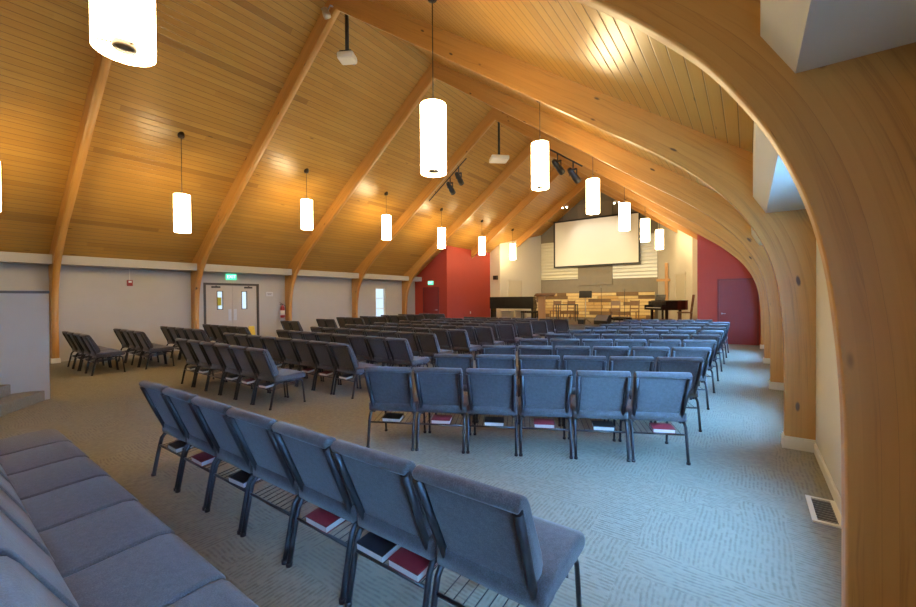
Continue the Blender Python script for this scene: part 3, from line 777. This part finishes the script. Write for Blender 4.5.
for i, (x, nm) in enumerate(((-8.3, 'small lit twin spotlight on the last arch, console side'), (-5.5, 'small lit twin spotlight on the last arch, piano side'))):
    zz = 2.67+.717*(7.002-abs(x-XC))
    s = thing('stage_wash_light', nm, 'spotlight', (x, 21.62, zz-.05), 0, 'lit spotlights aimed at the screen')
    m = MB(); m.b2((-.2, -.03, 0), (.2, .03, .05)); m.build('bar', M['white'], s)
    for dx in (-.12, .12):
        m = MB(); m.lathe([(0, 0), (.05, 0), (.065, .10), (.055, .10), (.04, .05), (0, .05)], n=14)
        o = m.build('lamp_head', M['white'], s); o.location = (dx, 0, -.03); o.rotation_euler = (math.radians(125), 0, 0)
        m = MB(); m.lathe([(0, .06), (.042, .06), (.042, .065), (0, .065)], n=14); m.build('lens', M['lampface'], o)

# ------------------------------------------------------------------ stacking chairs
PITCH_ = .53
def chair_proto():
    t = thing('stacking_chair', 'x', 'chair')
    dy, dz = -.375, .927                                  # direction up the leaning back; normal points to the sitter
    def Q(a, o): return (.098+a*dy+o*dz, .385+a*dz-o*dy)
    def taper(o):                                        # the back narrows towards the seat
        for v in o.data.vertices:
            f = max(0., min(1., (v.co.z-.40)/.42)); v.co.x *= .905+.095*f
    prof = [(.07, .378), (.51, .378), (.545, .386), (.564, .408), (.560, .440), (.536, .464), (.49, .475), (.36, .471), (.22, .462), (.07, .460)]
    m = MB(); m.prism(prof, 'x', -.263, .263, .024, 4, True); m.build('seat', M['fabric'], t)
    prof = [Q(.075, .022), Q(.070, .075), Q(.10, .096), Q(.16, .100), Q(.26, .090), Q(.36, .080), Q(.445, .072), Q(.485, .062), Q(.508, .043), Q(.515, .016), Q(.508, -.008), Q(.492, -.015), Q(.474, -.012), Q(.470, .022), Q(.30, .022)]
    m = MB(); m.prism(prof, 'x', -.243, .243, .010, 2, True); taper(m.build('backrest', M['fabric'], t))
    prof = [Q(.470, .021), Q(.470, .006), Q(.03, .004), Q(-.005, .014), Q(.02, .032), Q(.075, .021)]
    m = MB(); m.prism(prof, 'x', -.206, .206, .003, 1); taper(m.build('back_panel', M['fabric'], t))
    for s in (-1, 1):
        X = s*.243
        m = MB(); m.tube([(X, 0, .006), (X, .022, .12), (X, .052, .27), (X, .066, .325), (X*.99, .088, .356), (X*.98, .13, .366), (X*.97, .20, .366)], .0145, 8, .0165)
        m.lathe([(0, 0), (.019, 0), (.019, .022), (0, .022)], (X, 0, 0), 10); m.build('leg', M['black'], t)
        m = MB(); m.tube([(X*.95, .40, .362), (X*.95, .46, .362), (X*.95, .497, .350), (X*.955, .513, .322), (X*.965, .525, .20), (X*.975, .545, .006)], .0125, 8, .0135)
        m.lathe([(0, 0), (.018, 0), (.018, .022), (0, .022)], (X*.975, .545, 0), 10); m.build('leg', M['black'], t)
        m = MB(); m.tube([(X*.985, *Q(-.035, .016)), (X*.97, *Q(.02, .004)), (X*.965, *Q(.25, .0)), (X*.945, *Q(.469, .0))], .021, 8, .020); taper(m.build('back_post', M['black'], t))
    m = MB()
    for s in (-1, 1): m.tube([(s*.234, .205, .364), (s*.231, .395, .362)], .0115, 6)
    m.tube([(-.222, .38, .361), (.222, .38, .361)], .010, 6); m.tube([(-.224, .15, .363), (.224, .15, .363)], .010, 6)
    m.build('seat_frame', M['black'], t)
    m = MB(); m.tube([(-.243, .050, .262), (.243, .050, .262)], .0095, 6); m.tube([(-.225, .42, .305), (.225, .42, .305)], .005, 5)
    for s in (-1, 1): m.tube([(s*.222, .42, .305), (s*.226, .40, .36)], .005, 5)
    for k in range(9):
        x = -.2+k*.05; m.tube([(x, .050, .266), (x, .38, .300), (x, .42, .307)], .003, 4)
    m.build('book_rack', M['wire'], t)
    return t
cp = chair_proto(); nch = [0]
def chair(x, y, rz, label, group):
    o = cp if nch[0] == 0 else copy_tree(cp)
    nch[0] += 1
    o.location = (x, y, 0); o.rotation_euler = (0, 0, rz); o['label'] = label; o['group'] = group
    return o
def book_proto(cover, nm):
    t = thing('hymnal', 'x', 'book')
    m = MB(); m.b2((-.094, -.066, .004), (.094, .066, .036)); m.build('pages', M['paper'], t)
    m = MB(); m.b2((-.098, -.068, .0362), (.098, .072, .041)); m.b2((-.098, -.068, 0), (.098, .072, .0038)); m.b2((-.098, .0665, .0039), (.098, .072, .0361)); m.build('cover', M[cover], t)
    return t
bp = {}
def book(ch_x, ch_y, rz, dx, cover, label, group='hymnals under the chairs'):
    if cover not in bp:
        bp[cover] = book_proto(cover, cover); o = bp[cover]
    else: o = copy_tree(bp[cover])
    lx, ly, lz = dx, .112, .2775
    c, s = math.cos(rz), math.sin(rz)
    o.location = (ch_x+c*lx-s*ly, ch_y+s*lx+c*ly, lz); o.rotation_euler = (math.radians(6.0), 0, rz+random.uniform(-.05, .05))
    o.rotation_mode = 'XYZ'; o['label'] = label; o['group'] = group

def fromend(i, n):
    return ordn[i]
# right block: angled rows beside the arches, chair 0 at the arch end
AR = math.radians(27.4)
ca, sa = math.cos(AR), math.sin(AR)
GR = 'grey chairs of the angled right-hand block'
rown = ['nearest', 'second nearest', 'third nearest', 'fourth nearest', 'fifth nearest', 'sixth nearest', 'seventh nearest', 'eighth nearest', 'ninth nearest', 'tenth nearest']
rbooks = {0: {0: 'maroonbook', 1: 'blackbook', 2: 'maroonbook', 3: 'blackbook', 4: 'maroonbook', 5: 'blackbook'}}
roff = [0.02, .0, -.02, .0, -.02, .03, 0, .02, 0, 0]
for r in range(10):
    ex, ey = -.43+(.0 if r < 9 else -.47), 4.235+1.147*r+roff[r]
    n = 6 if r < 9 else 5
    for k in range(n):
        d = PITCH_*(k+.5); x, y = ex-ca*d, ey-sa*d
        rz = AR+random.uniform(-.012, .012)
        chair(x, y, rz, 'grey-blue padded chair, %s from the arches, %s row of the angled block' % (ordn[k], rown[r]), GR)
        cv = rbooks.get(r, {}).get(k)
        if cv: book(x, y, AR, [.05, .03, -.01, .02, .0, .0][k], cv, '%s hymnal under the chair %s from the arches, nearest angled row' % ('red' if cv[0] == 'm' else 'black', ordn[k]))
# centre block
GL = 'grey chairs of the long centre block'
lb = {0: {0: ['blackbook'], 1: ['maroonbook'], 2: ['blackbook'], 4: ['blackbook'], 5: ['blackbook']}, 1: {0: ['blackbook'], 1: ['maroonbook'], 2: ['maroonbook'], 4: ['blackbook'], 5: ['blackbook']}}
cover_word = {'maroonbook': 'red', 'blackbook': 'black', 'paper': 'white'}
for r in range(10):
    y = 2.975+1.09*r
    xr, n = (-5.477, 6) if r == 0 else (-5.02, 8) if r == 1 else (-4.83, 8) if r == 2 else (-5.08, 8)
    if r == 9: xr, n = (-4.78, 8)
    for k in range(n):
        x = xr-PITCH_*(k+.5)
        rz = math.radians(-.6)+random.uniform(-.012, .012)
        chair(x, y+random.uniform(-.01, .01), rz, 'dark grey padded chair, %s from the right end, %s row of the centre block' % (ordn[k], rown[r]), GL)
        for cv in lb.get(r, {}).get(k, []):
            book(x, y, 0, -.05, cv, '%s hymnal under the chair %s from the right end, %s centre row' % (cover_word[cv], ordn[k], rown[r]))
# block along the door wall
GD = 'grey chairs of the block along the door wall'
dw_rows = [(2.19, -11.15, 4), (3.14, -11.17, 4), (4.17, -10.68, 5), (5.2, -10.62, 5), (7.6, -12.07, 2), (8.95, -12.0, 2), (10.2, -11.93, 3), (11.4, -11.93, 3), (12.6, -11.9, 3), (13.7, -11.9, 3), (14.85, -11.6, 3)]
for r, (y, xr, n) in enumerate(dw_rows):
    for k in range(n):
        chair(xr-PITCH_*(k+.5), y+random.uniform(-.015, .015), random.uniform(-.015, .015), 'dark grey padded chair, %s from the aisle, %s row along the door wall' % (ordn[k], (rown+['farthest'])[r]), GD)
# nearer seven-chair row
GF = 'grey chairs of the near seven-chair row'
FA = math.radians(.8)
fx0, fy0 = -2.729, 1.272
fb = {0: [('blackbook', .05)], 1: [('maroonbook', .0)], 2: [('blackbook', .10)], 4: [('maroonbook', -.04)], 5: [('blackbook', -.13), ('maroonbook', .10)]}
for k in range(7):
    d = PITCH_*(k-2.5); x, y = fx0+d*math.cos(FA), fy0+d*math.sin(FA)
    lab = ['leftmost', 'second from the left', 'third from the left', 'middle', 'third from the right', 'second from the right', 'rightmost and nearest'][k]
    chair(x, y, FA+random.uniform(-.008, .008), 'grey-blue padded chair, %s of the near seven-chair row seen from behind' % lab, GF)
    for j, (cv, dx) in enumerate(fb.get(k, [])):
        book(x, y, FA, dx, cv, '%s hymnal under the %s chair of the near seven-chair row' % (cover_word[cv], lab))
# corner row whose seats are seen from above
GB = 'grey chairs of the corner row seen from above'
for k in range(7):
    x = -4.34+PITCH_*(k-.5)
    lab = ['farthest', 'second farthest', 'third farthest', 'middle', 'third nearest', 'second nearest', 'nearest'][k]
    chair(x, .172, math.radians(.5), 'brownish grey padded chair, %s of the corner row seen from above' % lab, GB)

# ------------------------------------------------------------------ light: daylight at the side windows, sky, stage spots
def area(name, loc, rot, sx, sy, col, power, spread=180):
    L = bpy.data.lights.new(name, 'AREA'); L.shape = 'RECTANGLE'; L.size = sx; L.size_y = sy; L.color = col; L.energy = power; L.spread = math.radians(spread)
    o = bpy.data.objects.new(name, L); C.objects.link(o); o.location = loc; o.rotation_euler = rot; return o
for i, y in enumerate(RW):
    area('window_daylight', (XR+.60, y+RWW/2, 1.60), (0, math.radians(50), 0), 1.3, RWW, (.17, .475, 1.0), [5, 300, 4300, 3600, 3300, 3100][i], 84)
for x, yy, tx in ((-9.05, 12.0, -9.6), (-8.65, 12.0, -7.4), (-4.83, 12.0, -6.2), (-4.33, 12.0, -3.4)):
    L = bpy.data.lights.new('stage_spot', 'SPOT'); L.energy = 850; L.color = (1., .84, .46); L.spot_size = math.radians(44); L.spot_blend = .9; L.shadow_soft_size = .06
    o = bpy.data.objects.new('stage_spot', L); C.objects.link(o)
    o.location = (x, yy+.36, 2.67+.717*(7.002-abs(x-XC))-.62)
    o.rotation_euler = (Vector((tx, 22.4, 2.0))-o.location).to_track_quat('-Z', 'Y').to_euler()
for x in (-8.3, -5.5):
    L = bpy.data.lights.new('screen_spot', 'SPOT'); L.energy = 75; L.color = (1., .92, .75); L.spot_size = math.radians(95); L.spot_blend = .8; L.shadow_soft_size = .05
    o = bpy.data.objects.new('screen_spot', L); C.objects.link(o); o.location = (x, 21.5, 6.2)
    o.rotation_euler = (Vector((-7.2, 23.3, 4.2))-o.location).to_track_quat('-Z', 'Y').to_euler()
wd = bpy.data.worlds.new('world'); sc.world = wd; wd.use_nodes = True
bg = wd.node_tree.nodes['Background']; bg.inputs[0].default_value = (.66, .83, 1.0, 1); bg.inputs[1].default_value = .9

vs = sc.view_settings; vs.view_transform = 'Standard'; vs.look = 'None'; vs.gamma = 1.0; vs.use_curve_mapping = False; vs.exposure = 0.42
sc.cycles.use_denoising = True
sc.cycles.max_bounces = 8; sc.cycles.diffuse_bounces = 5; sc.cycles.glossy_bounces = 3; sc.cycles.transmission_bounces = 4
sc.cycles.sample_clamp_indirect = 6.0
